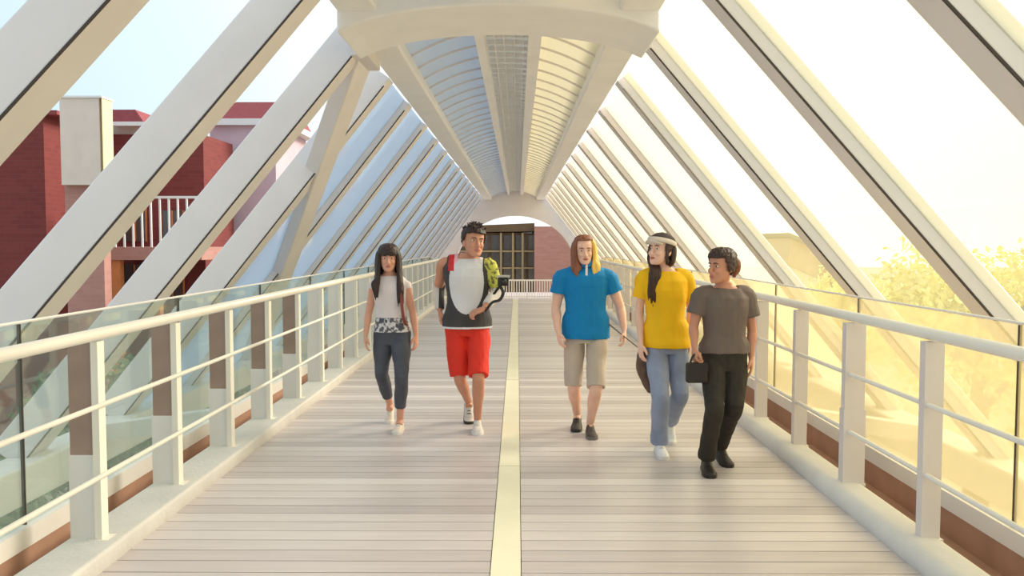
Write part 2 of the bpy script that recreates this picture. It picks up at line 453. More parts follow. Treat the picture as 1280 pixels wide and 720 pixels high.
# ================================================================ SURROUNDINGS
GZ = -6.0
struct('ground', MB().box(-220, 220, -40, 260, GZ-.2, GZ), M['ground'], 'pale grassy ground far below the bridge', 'ground')
def blk(mb, px0, px1, py0, py1, Y, depth, mi=0, z0=None):
    a, b = at(px0, py0, Y), at(px1, py1, Y)
    return mb.box(a.x, b.x, Y, Y+depth, (b.z if z0 is None else z0), a.z, mi)
# far end building
fb = empty('end_building', (0, 62, GZ), 'dark brown timber and glass building framed by the far end of the bridge', 'building')
blk(MB(), 520, 668, 291, 380, 62, 8, 0, GZ).build('facade', M['brown'], fb)
for i in range(7):
    px = 566+i*15.5
    for j in range(3):
        blk(MB(), px+1.5, px+13, 294+j*21, 312+j*21, 61.93, .05).build('window', M['win'], fb)
for px in (597, 625, 640, 652): blk(MB(), px, px+2.4, 291, 380, 61.6, .3, 0, GZ).build('mullion', M['tan'], fb)
for py in (313, 334): blk(MB(), 560, 668, py, py+2, 61.7, .2).build('transom', M['tan'], fb)
a = at(520,291,62); c = at(668,285,62)
MB().add([(a.x,61.5,a.z),(c.x,61.5,a.z+.1),(c.x,61.5,c.z+.35),(a.x,61.5,c.z),(a.x,70,a.z),(c.x,70,a.z+.1),(c.x,70,c.z+.35),(a.x,70,c.z)],
         [(0,1,2,3),(7,6,5,4),(0,4,5,1),(1,5,6,2),(2,6,7,3),(3,7,4,0)]).build('roof', M['brown'], fb)
pb = blk(MB(), 668, 760, 283, 380, 61, 9, 0, GZ).build('pink_wall_block', M['brick2']); tag(pb, 'dull pink brick block beside the dark building past the far end', 'building')

# left: brick buildings
def part(name, mb, m, par, label=None): return mb.build(name, m, par, False, label)
A = empty('brick_building', (at(20,300,30).x, 30, GZ), 'dark red brick building at the far left behind the nearest ribs', 'building')
part('wall', blk(MB(), -260, 70, 141, 700, 30, 3.9, 0, GZ), M['brick'], A)
part('parapet', blk(MB(), -262, 71, 138, 143, 29.9, 4.0), M['roof'], A)
for px, py in ((-60,230),(-60,330),(20,420)):
    w_ = part('window', blk(MB(), px-14, px+14, py-20, py+20, 29.95, .06), M['win'], A)
    part('frame', blk(MB(), px-16, px+16, py+20, py+23, 29.9, .1), M['white'], w_)
T = blk(MB(), 74, 126, 121, 231, 28.6, .75).build('render_tower', M['cream']); tag(T, 'square cream rendered tower block rising above the brick roofs', 'tower')
part('tower_cap', blk(MB(), 73, 127, 119.5, 122, 28.55, .85), M['white'], T)
a = at(74,231,28.6); c = at(126,231,28.6)
part('tower_base', MB().box(a.x+.02, c.x-.1, 28.9, 29.4, GZ, a.z), M['brick2'], T)
a = at(130,121,28.6)
part('sunlit_side', MB().box(at(126,121,28.6).x, at(126,121,28.6).x+.03, 28.62, 29.34, at(126,230,28.6).z, at(126,121,28.6).z-.05), M['creamy'], T)  # yellow sheet paints sunlight onto the tower's right side
B = empty('balcony_building', (at(200,300,34).x, 34, GZ), 'red brick building with a white railed balcony behind the second rib', 'building')
part('wall', blk(MB(), 128, 264, 168, 700, 34, 3.5, 0, GZ), M['brick'], B)
part('end_wall', blk(MB(), 128, 176, 150, 168, 34.2, 3.2), M['cream'], B)
rf = MB(); a = at(134,136,33.6); c = at(166,136,33.6); e = at(180,153,33.6)
rf.hexa([(a.x,33.6,e.z),(e.x,33.6,e.z),(e.x,37.5,e.z),(a.x,37.5,e.z),(a.x,33.8,a.z),(c.x,33.8,a.z),(c.x,37.4,a.z),(a.x,37.4,a.z)])
part('roof', rf, M['roof'], B)
part('roof_trim', blk(MB(), 128, 182, 152, 157, 33.5, .2), M['white'], B)
part('wall_lamp', MB().ell(at(188,190,33.8), (.12,.12,.16)), M['white'], B)
# balcony
bz0 = at(200,309,31).z; bz1 = at(200,325,31).z
x0, x1 = at(120,309,31).x, at(252,309,31).x
bal = part('balcony_slab', MB().box(x0, x1, 31, 34, bz1, bz0), M['brick2'], B)
zt = at(200,245,31).z
part('handrail', MB().box(x0, x1, 30.97, 31.05, zt-.09, zt), M['white'], bal)
i = 0; x = x0+.05
while x < x1:
    part('baluster', MB().box(x-.03, x+.03, 30.98, 31.04, bz0, zt-.05), M['white'], bal); x += .33
for px in (141, 190): 
    xx = at(px,330,31).x; part('column', MB().box(xx-.09, xx+.22, 31.1, 31.4, GZ, bz1), M['orange'], B)
for k, (px, py) in enumerate(((168,352),(215,352),(168,280),(215,285),(140,352))):
    w_ = part('window', blk(MB(), px-15, px+15, py-22, py+22, 33.93, .06), M['win'], B)
    for q in (-15, -1, 13): part('window_frame', blk(MB(), px+q, px+q+2.2, py-22, py+22, 33.85, .1), M['orange'], w_)
Cb = empty('pink_building', (at(310,300,38).x, 38, GZ), 'pale pink rendered building with a maroon roof behind the third rib', 'building')
part('wall', blk(MB(), 262, 352, 155, 700, 38, 5.5, 0, GZ), M['pink'], Cb)
part('cornice', blk(MB(), 258, 356, 148, 156, 37.7, 5.9), M['white'], Cb)
rf = MB(); a = at(258,148,37.8); c = at(352,148,37.8); e = at(284,122,37.8); g_ = at(340,122,37.8)
rf.hexa([(a.x,37.8,a.z),(c.x,37.8,a.z),(c.x,43.5,a.z),(a.x,43.5,a.z),(e.x,39,e.z),(g_.x,39,e.z),(g_.x,43,e.z),(e.x,43,e.z)])
part('roof', rf, M['roof'], Cb)
for px, py in ((286,210),(312,210),(286,290),(312,290),(336,290)):
    w_ = part('window', blk(MB(), px-6, px+6, py-12, py+12, 37.95, .06), M['pink'], Cb); part('window_sill', blk(MB(), px-7, px+7, py+12, py+14, 37.9, .1), M['white'], w_)
Db = empty('yellow_building', (at(370,300,44).x, 44, GZ), 'pale yellow house with a red gable beyond the pink building', 'building')
part('wall', blk(MB(), 335, 388, 188, 700, 44, 6, 0, GZ), M['creamy'], Db)
part('roof', blk(MB(), 332, 392, 184, 190, 43.8, 6.4), M['white'], Db)
gb = MB(); pts = [(382,700),(382,200),(386,180),(396,166),(408,168),(418,182),(420,200),(420,700)]
fr_ = [at(px,py,46) for px, py in pts]
for p in fr_: p.z = max(p.z, GZ)
gb.loft([[(p.x,46,p.z) for p in fr_], [(p.x,52,p.z) for p in fr_]])
part('gable', gb, M['brick2'], Db)

# trees
def tree(name, loc, h, r, leafm, label, n=5200, group=None, seed=1):
    rnd = random.Random(seed)
    e = empty(name, loc, label, 'tree', group)
    t = MB(); L = Vector(loc)
    t.tube([L, L+Vector((.05,0,h*.35)), L+Vector((0,.1,h*.7))], [.22*r/2, .15*r/2, .05], 8)
    for k in range(6):
        an = k*1.05; t.tube([L+Vector((0,0,h*(.35+.05*k))), L+Vector((math.cos(an)*r*.3, math.sin(an)*r*.3, h*(.5+.05*k))), L+Vector((math.cos(an)*r*.6, math.sin(an)*r*.6, h*(.58+.05*k)))], [.07*r/2,.05*r/2,.02], 6)
    t.build('trunk', M['bark'], e, True)
    m = MB(); cl = []
    for k in range(26):
        v = Vector((rnd.gauss(0,1), rnd.gauss(0,1), rnd.gauss(0,1))).normalized()*rnd.uniform(.35,.8)
        cl.append((L+Vector((v.x*r, v.y*r, h*.66+v.z*h*.34)), r*rnd.uniform(.28,.42)))
    for k in range(n):
        c, rr = rnd.choice(cl)
        v = Vector((rnd.gauss(0,1), rnd.gauss(0,1), rnd.gauss(0,1))).normalized()*rr*rnd.uniform(.6,1.05)
        p = c+v; a = Vector((rnd.gauss(0,1), rnd.gauss(0,1), rnd.gauss(0,1))).normalized()*.13; b = a.cross(v if v.length > 0 else Vector((0,0,1)))
        if b.length < 1e-5: continue
        b = b.normalized()*.07
        m.add([p-a, p+b, p+a, p-b], [(0,1,2,3)])
    m.build('foliage', leafm, e)
    return e
for i, (px, Y, h, r_, lb) in enumerate(((90, 19, 4.6, 1.8, 'green leafy tree low behind the nearest left glass pane'), (190, 24, 4.4, 1.8, 'green leafy tree below the balcony seen through the left railing'), (-70, 14.5, 4.8, 1.9, 'green leafy tree at the far left edge below the deck'), (262, 29, 5.0, 1.9, 'green leafy tree in front of the pink building'))):
    x = at(px, 400, Y).x
    tree('leafy_tree', (x, Y, GZ), h, r_, M['leaf'], lb, 5200, 'green trees left of the bridge', i+1)
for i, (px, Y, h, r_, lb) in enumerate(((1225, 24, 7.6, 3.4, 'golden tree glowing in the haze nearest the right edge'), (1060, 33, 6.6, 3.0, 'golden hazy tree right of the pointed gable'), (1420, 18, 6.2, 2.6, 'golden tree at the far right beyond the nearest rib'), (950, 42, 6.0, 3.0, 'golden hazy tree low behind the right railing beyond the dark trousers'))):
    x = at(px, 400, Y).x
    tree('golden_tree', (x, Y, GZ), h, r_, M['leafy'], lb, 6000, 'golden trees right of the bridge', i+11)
# hazy gabled house on the right
G = empty('gabled_house', (at(1015,300,45).x, 45, GZ), 'tan gabled house faint in the glare beyond the right ribs', 'building')
TANR = mat('tan_render', (226,190,148), .9, .04, 2); PALER = mat('straw_render', (244,232,196), .9, .04, 2)
def prism(px_pts, y0, y1):
    q = [at(px, py, y0) for px, py in px_pts]
    for p in q: p.z = max(p.z, GZ)
    return MB().loft([[(p.x,y0,p.z) for p in q], [(p.x,y1,p.z) for p in q]])
prism([(985,900),(985,331),(1043,356),(1043,900)], 45, 51).build('wall', PALER, G)
prism([(985,331),(990,294),(1028,312),(1043,356)], 44.9, 51.1).build('gable', TANR, G)
prism([(987,291),(1030,309),(1047,358),(1043,360),(1026,314),(988,296)], 44.6, 51.4).build('roof', M['tan'], G)

# ================================================================ PEOPLE
BAKE = bpy.data.scenes.new('workshop')
def bake(mb, name, mats, parent, voxel=.005, smooth=3, disp=0, dscale=.12, mfn=None, label=None, seed=0, ystretch=1.0):
    """one continuous skin over the overlapping volumes"""
    me = mb.mesh('tmp', mats[0] if isinstance(mats, (list,tuple)) else mats)
    o = bpy.data.objects.new('tmp', me); BAKE.collection.objects.link(o)
    r = o.modifiers.new('r','REMESH'); r.mode = 'VOXEL'; r.voxel_size = voxel; r.use_smooth_shade = True
    if smooth: s_ = o.modifiers.new('s','SMOOTH'); s_.factor = .5; s_.iterations = smooth
    with bpy.context.temp_override(scene=BAKE, view_layer=BAKE.view_layers[0]):
        dg = bpy.context.evaluated_depsgraph_get(); dg.update()
    m2 = bpy.data.meshes.new_from_object(o.evaluated_get(dg))
    bpy.data.objects.remove(o); m2.name = name
    m2.materials.clear()
    for m in (mats if isinstance(mats, (list,tuple)) else [mats]): m2.materials.append(m)
    if disp:
        off = Vector((seed*3.7, seed*1.3, seed*2.1))
        nrm = [v.normal.copy() for v in m2.vertices]
        for v, nv in zip(m2.vertices, nrm):
            q = v.co.copy(); q.z *= .55*ystretch
            nn = mnoise.noise(q/dscale+off)+.5*mnoise.noise(q/(dscale*.45)+off)
            v.co = v.co+nv*(nn*disp)
    if mfn:
        cs = [p.center.copy() for p in m2.polygons]
        for p, c in zip(m2.polygons, cs): p.material_index = mfn(c)
    for p in m2.polygons: p.use_smooth = True
    ob = bpy.data.objects.new(name, m2); COL.objects.link(ob); ob.parent = parent; ob.matrix_parent_inverse = wmat(parent).inverted()
    if label: ob['label'] = label
    return ob

HSEC = [(-.113,.020,.078,-.035),(-.106,.033,.086,-.012),(-.090,.047,.088,.018),(-.065,.058,.086,.045),(-.038,.065,.084,.066),(-.010,.070,.080,.082),
        (.006,.072,.079,.088),(.025,.0735,.086,.094),(.055,.074,.085,.098),(.080,.068,.074,.090),(.100,.052,.054,.070),(.112,.030,.030,.045)]
def headloft(mb, X, grow=0, lo=None):
    rings = []
    for z, hw, yf, yb in HSEC:
        if lo is not None and z < lo: continue
        g_ = grow; zz = z*(1+grow*6) if z > 0 else z
        cy = (yb-yf)/2; hy = (yf+yb)/2+g_; w_ = hw+g_
        rings.append([X @ Vector((w_*math.copysign(abs(math.cos(a))**.9, math.cos(a)), cy+hy*math.copysign(abs(math.sin(a))**.95, math.sin(a)), zz)) for a in [2*math.pi*j/24 for j in range(24)]])
    mb.loft(rings)
def head(mb, X):
    headloft(mb, X)
    R3 = X.to_3x3()
    def e(c, r, rot=None): mb.ell(X @ Vector(c), [v*sc_(X) for v in r], (R3.normalized() @ rot if rot else R3.normalized()), 12, 8)
    e((.030,-.064,-.030),(.026,.024,.024)); e((-.030,-.064,-.030),(.026,.024,.024))
    e((0,-.074,.022),(.050,.016,.010))
    e((0,-.080,-.100),(.020,.012,.014))
    e((0,-.082,-.062),(.026,.012,.018))
    mb.tube([X @ Vector(p) for p in ((0,-.080,.016),(0,-.092,-.008),(0,-.102,-.034),(0,-.090,-.046))], [.008*sc_(X),.010*sc_(X),.013*sc_(X),.011*sc_(X)], 10)
    for sx in (-1,1):
        e((.012*sx,-.091,-.039),(.008,.010,.007))
        e((.074*sx,.012,-.012),(.009,.019,.032), Matrix.Rotation(R(-14),3,'X'))
        e((.077*sx,.010,-.030),(.006,.010,.012))
def sc_(X): return X.to_scale()[0]
def hand(mb, w, dr, pn, td, curl=.35, k=1.0, spread=.10):
    """w wrist, dr pointing direction, pn palm normal, td thumb side"""
    w, dr, pn, td = Vector(w), Vector(dr).normalized(), Vector(pn), Vector(td)
    pn = (pn-dr*pn.dot(dr)).normalized(); td0 = dr.cross(pn); td = td0 if td0.dot(td) > 0 else -td0
    Lp = .088*k; rings = []
    for t, hw, ht in ((-.02,.024,.019),(.15,.029,.018),(.5,.038,.016),(.85,.041,.014),(1.0,.038,.011)):
        c = w+dr*Lp*t
        rings.append([c+td*math.cos(a)*hw*k+pn*math.sin(a)*ht*k for a in [2*math.pi*j/16 for j in range(16)]])
    mb.loft(rings)
    for i, (o_, ln) in enumerate(((.030,.072),(.010,.080),(-.010,.075),(-.029,.060))):
        base = w+dr*Lp*.93+td*o_*k; p = base; dd = dr+td*(1.5-i)*spread; pts = [w+dr*Lp*.8+td*o_*k, p]; ang = 0
        for q, f_ in enumerate((.45,.30,.25)):
            ang += curl*(.7+.35*q); v = (dd.normalized()*math.cos(ang)+pn*math.sin(ang)); p = p+v*ln*f_*k; pts.append(p)
        mb.tube(pts, [.0095*k,.0095*k,.0088*k,.008*k,.0068*k], 8, sub=3)
    b0 = w+dr*.022*k+td*.022*k
    mb.tube([b0-td*.008*k, b0+(dr*.025+td*.022+pn*.012)*k, b0+(dr*.052+td*.030+pn*.022)*k, b0+(dr*.074+td*.030+pn*.030)*k], [.013*k,.0125*k,.0105*k,.008*k], 8, sub=3)
def shoe(parent, toe, dirv, pitch_, up_m, sole_m, k=1.0, high=0, label=None):
    """toe = where the toe tip meets the ground; dirv = horizontal heading; heel lifted by pitch_"""
    D = Vector((dirv[0], dirv[1], 0)).normalized(); Sx = Vector((-D.y, D.x, 0)); c, s_ = math.cos(pitch_), math.sin(pitch_)
    def P(s, x, z):    # s 0 heel .. 1 toe, in shoe lengths; rotate about ball of the foot
        L = .275*k; piv = .78*L; q = s*L-piv; zz = z*k
        if q < 0 or pitch_ < 0: fx, fz = q*c+zz*s_, -q*s_+zz*c
        else: fx, fz = q, zz
        if pitch_ < 0:      # toe raised: pivot at the heel
            q = s*L; fx, fz = q*c+zz*s_-piv, -q*s_+zz*c
        return Vector(toe)+D*(fx+piv-L)+Sx*x*k+Vector((0,0,fz))
    secs = [(0,.026,.055),(.06,.033,.078+high*.4),(.18,.036,.086+high),(.32,.037,.088+high),(.42,.039,.080+high*.3),(.55,.043,.064),(.72,.047,.052),(.86,.044,.044),(.95,.034,.036),(1.0,.018,.026)]
    m = MB(); rings = []
    for s, hw, h in secs:
        rings.append([P(s, hw*math.copysign(abs(math.cos(a))**.7, math.cos(a)), .012+(h-.012)*max(0, math.sin(a))**.8) for a in [math.pi*j/10 for j in range(11)]])
    m.loft(rings)
    o = m.build('shoe', up_m, parent, True, label)
    so = MB(); rings = []
    for s, hw, h in [(-.02,.024,0),(.05,.036,0),(.3,.038,0),(.5,.045,0),(.72,.051,0),(.88,.047,0),(.97,.034,0),(1.02,.016,0)]:
        rings.append([P(s, x, z) for x, z in ((hw,0),(hw,.024),(-hw,.024),(-hw,0))])
    so.loft(rings); so.build('sole', sole_m, o, False)
    la = MB()
    for s in (.42,.5,.58):
        h = .078 if s < .45 else (.070 if s < .55 else .062)
        la.tube([P(s,-.024,h*.86), P(s,0,h+.004), P(s,.024,h*.86)], .004*k, 6)
    la.build('laces', sole_m, o, True)
    return P(.2,0,.075)
def shirt(mb, sk, z0, grow, arms=None, hemw=None, sleeve=.5, sgrow=.018, neck=True):
    rings = []
    H = sk['H']; zs = []
    for f_, wx, wy, yo in TORSO:
        z = f_*H
        if z < z0-.001: continue
        zs.append((z, wx, wy, yo))
    # ring exactly at the hem
    zs.insert(0, (z0,)+interp(z0/H))
    for z, wx, wy, yo in zs:
        if z/H < .53: wx, wy, yo = .0985, .073, .003
        cx, cy = sk['spine'](z)
        g_ = grow*(1 if z/H < .79 else .5); ww = wx*H*sk['bw']+g_; wd = wy*H*sk['bd']+g_
        if hemw and z < .60*H: ww = max(ww, hemw); 
        if z/H > .823: continue
        rings.append(ring(cx, cy+yo*H, z, ww, wd, sk['twist']))
    mb.loft(rings)
    if sk['fem']:
        for sx in (-1,1):
            cx, cy = sk['spine'](.72*H); t_ = sk['twist']; ox, oy = sx*.042*H*sk['bw'], -(.042*H*sk['bd']+grow*.15)
            mb.ell((cx+ox*math.cos(t_)-oy*math.sin(t_), cy+ox*math.sin(t_)+oy*math.cos(t_), .712*H), (.044*H,.026*H,.050*H))
    for sd in ('a','b'):
        if arms and sd not in arms: continue
        S_, E_ = sk['sh'+sd], sk['el'+sd]; t = sleeve
        sh_in = S_+(Vector((sk['spine'](S_.z)[0], sk['spine'](S_.z)[1], S_.z+.01))-S_)*.45
        pts = [sh_in, S_, S_+(E_-S_)*t*.5, S_+(E_-S_)*t]
        k = sk['bw']
        mb.tube(pts, [.050*k+grow, .050*k+sgrow*.7, .046*k+sgrow, .043*k+sgrow*1.35], 14)
TORSO = [(.47,.080,.062,.0),(.50,.097,.066,.004),(.53,.099,.066,.004),(.57,.088,.060,.002),(.61,.079,.056,0),(.65,.080,.057,0),(.70,.087,.063,0),(.74,.092,.066,0),(.78,.094,.060,.002),(.805,.088,.050,.004),(.822,.068,.042,.006),(.835,.042,.036,.006),(.85,.032,.032,.002)]
def interp(f_):
    for a, b in zip(TORSO[:-1], TORSO[1:]):
        if a[0] <= f_ <= b[0]:
            t = (f_-a[0])/(b[0]-a[0]); return tuple(a[i]+(b[i]-a[i])*t for i in (1,2,3))
    return TORSO[0][1:] if f_ < TORSO[0][0] else TORSO[-1][1:]
def ring(cx, cy, z, wx, wy, tw=0, n=28):
    out = []; c, s_ = math.cos(tw), math.sin(tw)
    for j in range(n):
        a = 2*math.pi*j/n; x = wx*math.copysign(abs(math.cos(a))**.85, math.cos(a)); y = wy*math.copysign(abs(math.sin(a))**.9, math.sin(a))
        out.append((cx+x*c-y*s_, cy+x*s_+y*c, z))
    return out
def arm(mb, sk, sd, k, hnd=True):
    S_, E_, W_ = sk['sh'+sd], sk['el'+sd], sk['wr'+sd]
    H = sk['H']; cx, cy = sk['spine'](S_.z)
    inn = Vector((cx, cy, S_.z+.01)); pts = [S_+(inn-S_)*.4, S_, S_+(E_-S_)*.5, E_, E_+(W_-E_)*.3, E_+(W_-E_)*.7, W_]
    mb.tube(pts, [.044*k,.050*k,.043*k,.036*k,.038*k,.029*k,.023*k], 14, sub=4)
def leg(mb, hip, knee, ank, r, n=16, k=1.0):
    calf = knee+(ank-knee)*.32+Vector((0,.014,0))
    mb.tube([hip+Vector((0,0,.03)), hip+(knee-hip)*.35, hip+(knee-hip)*.75, knee, calf, knee+(ank-knee)*.7, ank], r, n, sub=4)

SK1 = mat('skin_light', (242,194,170), .5, .05, 8, sss=.08)
SK2 = mat('skin_tan', (222,164,138), .5, .05, 8, sss=.08)
SK3 = mat('skin_brown', (206,146,118), .5, .05, 8, sss=.08)
LIP = mat('lips', (198,118,106), .4, .03); EYEW = mat('eye_white', (236,232,228), .2); IRIS = mat('iris', (52,36,28), .15)
BLK = mat('black_hair', (54,38,33), .5, .25, 30, bump=.5, bscale=60, stretch=(1,1,.12))
DKH = mat('dark_brown_hair', (62,42,36), .5, .25, 30, bump=.5, bscale=60, stretch=(1,1,.12))
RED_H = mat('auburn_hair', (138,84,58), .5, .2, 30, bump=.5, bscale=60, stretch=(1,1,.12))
BLO = mat('sunlit_blonde_hair', (240,196,96), .5, .15, 30, bump=.5, bscale=60, stretch=(1,1,.12))  # blonde with the sun's yellow put into the colour

def hair_cap(parent, X, m, front=.060, side=-.02, back=-.09, thick=.014, label=None, disp=.004):
    """shell of hair over the skull with the face left free"""
    mb = MB(); rings = []; n = 40
    secs = [(-.105,.050,.02,.075),(-.08,.062,.05,.088)]+[(z,hw,yf,yb) for z,hw,yf,yb in HSEC if z > -.07]+[(.1165,.012,.012,.03)]
    for z, hw, yf, yb in secs:
        cy = (yb-yf)/2; hy = (yf+yb)/2
        zz = z+max(0,(z-.03))*.16
        rings.append([Vector(((hw+thick)*math.cos(a), cy+(hy+thick)*math.sin(a), zz)) for a in [2*math.pi*j/n for j in range(n)]])
    vs = [p for r_ in rings for p in r_]; fs = []
    def keep(p):
        f_ = -p.y/.085      # 1 at the face, -1 at the back
        lim = back if f_ < -.25 else (side if f_ < .12 else (side+(front-side)*min(1,(f_-.12)/.45)))
        return p.z > lim
    for i in range(len(rings)-1):
        for j in range(n):
            q = (i*n+j, i*n+(j+1)%n, (i+1)*n+(j+1)%n, (i+1)*n+j)
            c = sum((vs[t] for t in q), Vector())/4
            if keep(c): fs.append(q)
    fs.append(tuple((len(rings)-1)*n+j for j in range(n)))
    mb.add([X @ v for v in vs], fs)
    o = mb.build('hair', m, parent, True, label)
    so = o.modifiers.new('so','SOLIDIFY'); so.thickness = .012*sc_(X); so.offset = -1
    sb = o.modifiers.new('sb','SUBSURF'); sb.levels = 1; sb.render_levels = 2
    if disp:
        t = bpy.data.textures.new('hair_clumps','CLOUDS'); t.noise_scale = .02
        dm = o.modifiers.new('d','DISPLACE'); dm.texture = t; dm.strength = disp*2; dm.mid_level = .5
    return o
def locks(parent, paths, m, name='hair_locks', rad=.014, label=None, sq=.6):
    mb = MB()
    for pts, rr in paths: mb.tube(pts, rr, 8, sub=5)
    return bake(mb, name, m, parent, .006, 2, .003, .02, label=label, ystretch=.3)

def person(name, label, H, Y, px, head_px, head_py, yaw_, tilt, skin, sk, feet, bw=1.0, bd=1.0, hs=1.0, nod=0, twist=0, fem=False):
    base = Vector((atx(px, Y, 0), Y, 0))
    root = empty(name, base, label, 'person', 'people walking towards us across the deck')
    S = {'H': H, 'bw': bw, 'bd': bd, 'twist': twist, 'root': root, 'skin': skin}
    pel = at(sk['pelvis'][0], sk['pelvis'][1], Y); nk = at(sk['neck'][0], sk['neck'][1], Y)
    def spine(z):
        t = max(0, min(1.1, (z-pel.z)/(nk.z-pel.z))); return (pel.x+(nk.x-pel.x)*t, Y+.0+.01*math.sin(t*3))
    S['spine'] = spine; S['pel'] = pel; S['nk'] = nk
    for sd in ('a','b'):
        for j in ('sh','el','wr'):
            q = sk[j+sd]; S[j+sd] = at(q[0], q[1], Y+(q[2] if len(q) > 2 else 0))
    hc = at(head_px, head_py, Y-.03)
    X = Matrix.Translation(hc) @ Matrix.Rotation(R(yaw_),4,'Z') @ Matrix.Rotation(R(tilt),4,'Y') @ Matrix.Rotation(R(nod),4,'X') @ Matrix.Scale(hs,4)
    S['X'] = X
    mb = MB(); rings = []
    for f_, wx, wy, yo in TORSO:
        cx, cy = spine(f_*H); rings.append(ring(cx, cy+yo*H, f_*H, wx*H*bw*.93, wy*H*bd*.93, twist))
    mb.loft(rings)
    S['fem'] = fem
    cx, cy = spine(.82*H)
    mb.tube([(cx, cy+.012, .80*H), (cx+(hc.x-cx)*.5, cy+.012, (.80*H+hc.z-.06*hs)/2+.01), X @ Vector((0,.018,-.05))], [.056*bw**.5,.050*bw**.5,.050*bw**.5], 16)
    head(mb, X)
    for sd in ('a','b'):
        arm(mb, S, sd, sk.get('ak', 1.0))
    for sd in ('a','b'):
        t = feet[sd]; tp = Vector((atx(t['px'], t['Y'], 0), t['Y'], 0))
        D = Vector((t.get('dx',0), -1, 0)).normalized(); L = .275*t.get('k',1); p_ = t.get('pitch',0)
        if p_ > 0: ank = tp-D*L*.22-D*(L*.56)*math.cos(p_)+Vector((0,0,.08+L*.56*math.sin(p_)))+D*.08*math.sin(p_)
        elif p_ < 0: ank = tp-D*L*.76+Vector((0,0,.085))
        else: ank = tp-D*L*.78+Vector((0,0,.085))
        S['an'+sd] = ank
        sg = -1 if sd == 'a' else 1
        S['hip'+sd] = Vector((pel.x+sg*.052*H*bw*math.cos(twist), Y+.005*H+sg*.052*H*bw*math.sin(twist), .50*H))
        S['kn'+sd] = at(t['knee'][0], t['knee'][1], t['knee'][2])
        lk = sk.get('lk',1.0)
        leg(mb, S['hip'+sd], S['kn'+sd], ank, [.080*lk,.079*lk,.060*lk,.052*lk,.053*lk,.038*lk,.033*lk])
        foot = MB()
        mb.tube([ank, ank+D*.05+Vector((0,0,-.035))], [.033,.032], 10, sub=1)
    for sd in ('a','b'):
        h_ = sk['hand'+sd]
        hand(mb, S['wr'+sd], h_['d'], h_['n'], h_['t'], h_.get('curl',.3), h_.get('k',1.0))
    body = bake(mb, 'body', skin, root, .0048, 3)
    S['body'] = body
    # face
    Xr = X.to_3x3().normalized()
    for sx in (-1,1):
        ey = MB().ell(X @ Vector((sx*.030,-.0738,.002)), [v*hs for v in (.0135,.0085,.0055)], Xr, 12, 8).build('eye', EYEW, body, True)
        MB().ell(X @ Vector((sx*.030,-.0805,.002)), [v*hs for v in (.0066,.0030,.0055)], Xr, 10, 6).build('iris', IRIS, ey, True)
        MB().tube([X @ Vector(p) for p in ((sx*.014,-.0905,.019),(sx*.030,-.090,.0245),(sx*.048,-.077,.020))], [.003*hs,.0036*hs,.002*hs], 6).build('eyebrow', S.get('brow', DKH), body, True)
    lp = MB(); lp.tube([X @ Vector(p) for p in ((-.024,-.088,-.066),(-.010,-.0965,-.0625),(0,-.097,-.064),(.010,-.0965,-.0625),(.024,-.088,-.066))], [.0018*hs,.0038*hs,.0034*hs,.0038*hs,.0018*hs], 8)
    lp.tube([X @ Vector(p) for p in ((-.020,-.089,-.069),(0,-.0965,-.0735),(.020,-.089,-.069))], [.0018*hs,.0045*hs,.0018*hs], 8)
    lp.build('lips', LIP, body, True)
    return root, S
def trousers(S, m, length, r, name='trousers', label=None, disp=.006, top=.60, seed=1, mfn=None):
    """length: how far down the knee-ankle line (0 knee .. 1 ankle)"""
    mb = MB(); H = S['H']; rings = []
    for f_ in (.455,.47,.49,.51,.53,.55,.57,top):
        wx, wy, yo = interp(f_); cx, cy = S['spine'](f_*H)
        rings.append(ring(cx, cy+yo*H, f_*H, wx*H*S['bw']+.008, wy*H*S['bd']+.010, S['twist']))
    mb.loft(rings)
    for sd in ('a','b'):
        hip, kn, an = S['hip'+sd], S['kn'+sd], S['an'+sd]
        pts = [hip+Vector((0,0,.03)), hip+(kn-hip)*.35, hip+(kn-hip)*.75]
        rr = [r[0], r[1], r[2]]
        if length > 0:
            pts += [kn, kn+(an-kn)*.32*min(1,length*1.5)+Vector((0,.01,0)), kn+(an-kn)*length]; rr += [r[3], r[4], r[5]]
        else:
            pts[-1] = hip+(kn-hip)*(.6+length*.3); pts.append(hip+(kn-hip)*(1+length)); rr.append(r[3])
        mb.tube(pts, rr, 18, sub=4)
    return bake(mb, name, m, S['root'], .006, 3, disp, .09, mfn=mfn, label=label, seed=seed)
DOWN = Vector((0,0,-1))
def hang(side, k=1.0, curl=.35, d=(0,-.1,-1)):   # side -1 = viewer's left hand
    return dict(d=Vector(d), n=Vector((-side*1.0, .25, 0)), t=Vector((0,-1,0)), curl=curl, k=k)

# ---- 1: long-haired walker in the pale sleeveless top
r1, S1 = person('person', 'person with long dark hair in pale sleeveless top and cropped dark grey trousers', 1.60, 7.25, 490, 485.5, 323, 8, 0, SK2,
  dict(pelvis=(490,415), neck=(487,348), sha=(468,357,0), shb=(507,357,0), ela=(461,391,.04), elb=(516,391,.03), wra=(457,418,-.06), wrb=(520,418,-.02),
       handa=hang(-1,.95), handb=hang(1,.95), ak=.86, lk=.88),
  dict(a=dict(px=486, Y=7.42, pitch=R(32), knee=(477,468,7.18), k=.86, dx=.05), b=dict(px=495, Y=7.0, pitch=0, knee=(502,470,7.02), k=.86, dx=-.05)), bw=.92, bd=.92, hs=.98, fem=True)
def topmat(c, H=1.60): return 1 if c.z < .60*H-.0 else 0
WTOP = mat('pale_top', (226,214,214), .8, .04, 8); PATT = mat('patterned_hem', (96,96,102), .8, 0, 34, rgb2=(214,208,208), thr=.5)
mb = MB(); shirt(mb, S1, .525*1.6, .014, sleeve=.10, sgrow=.006)
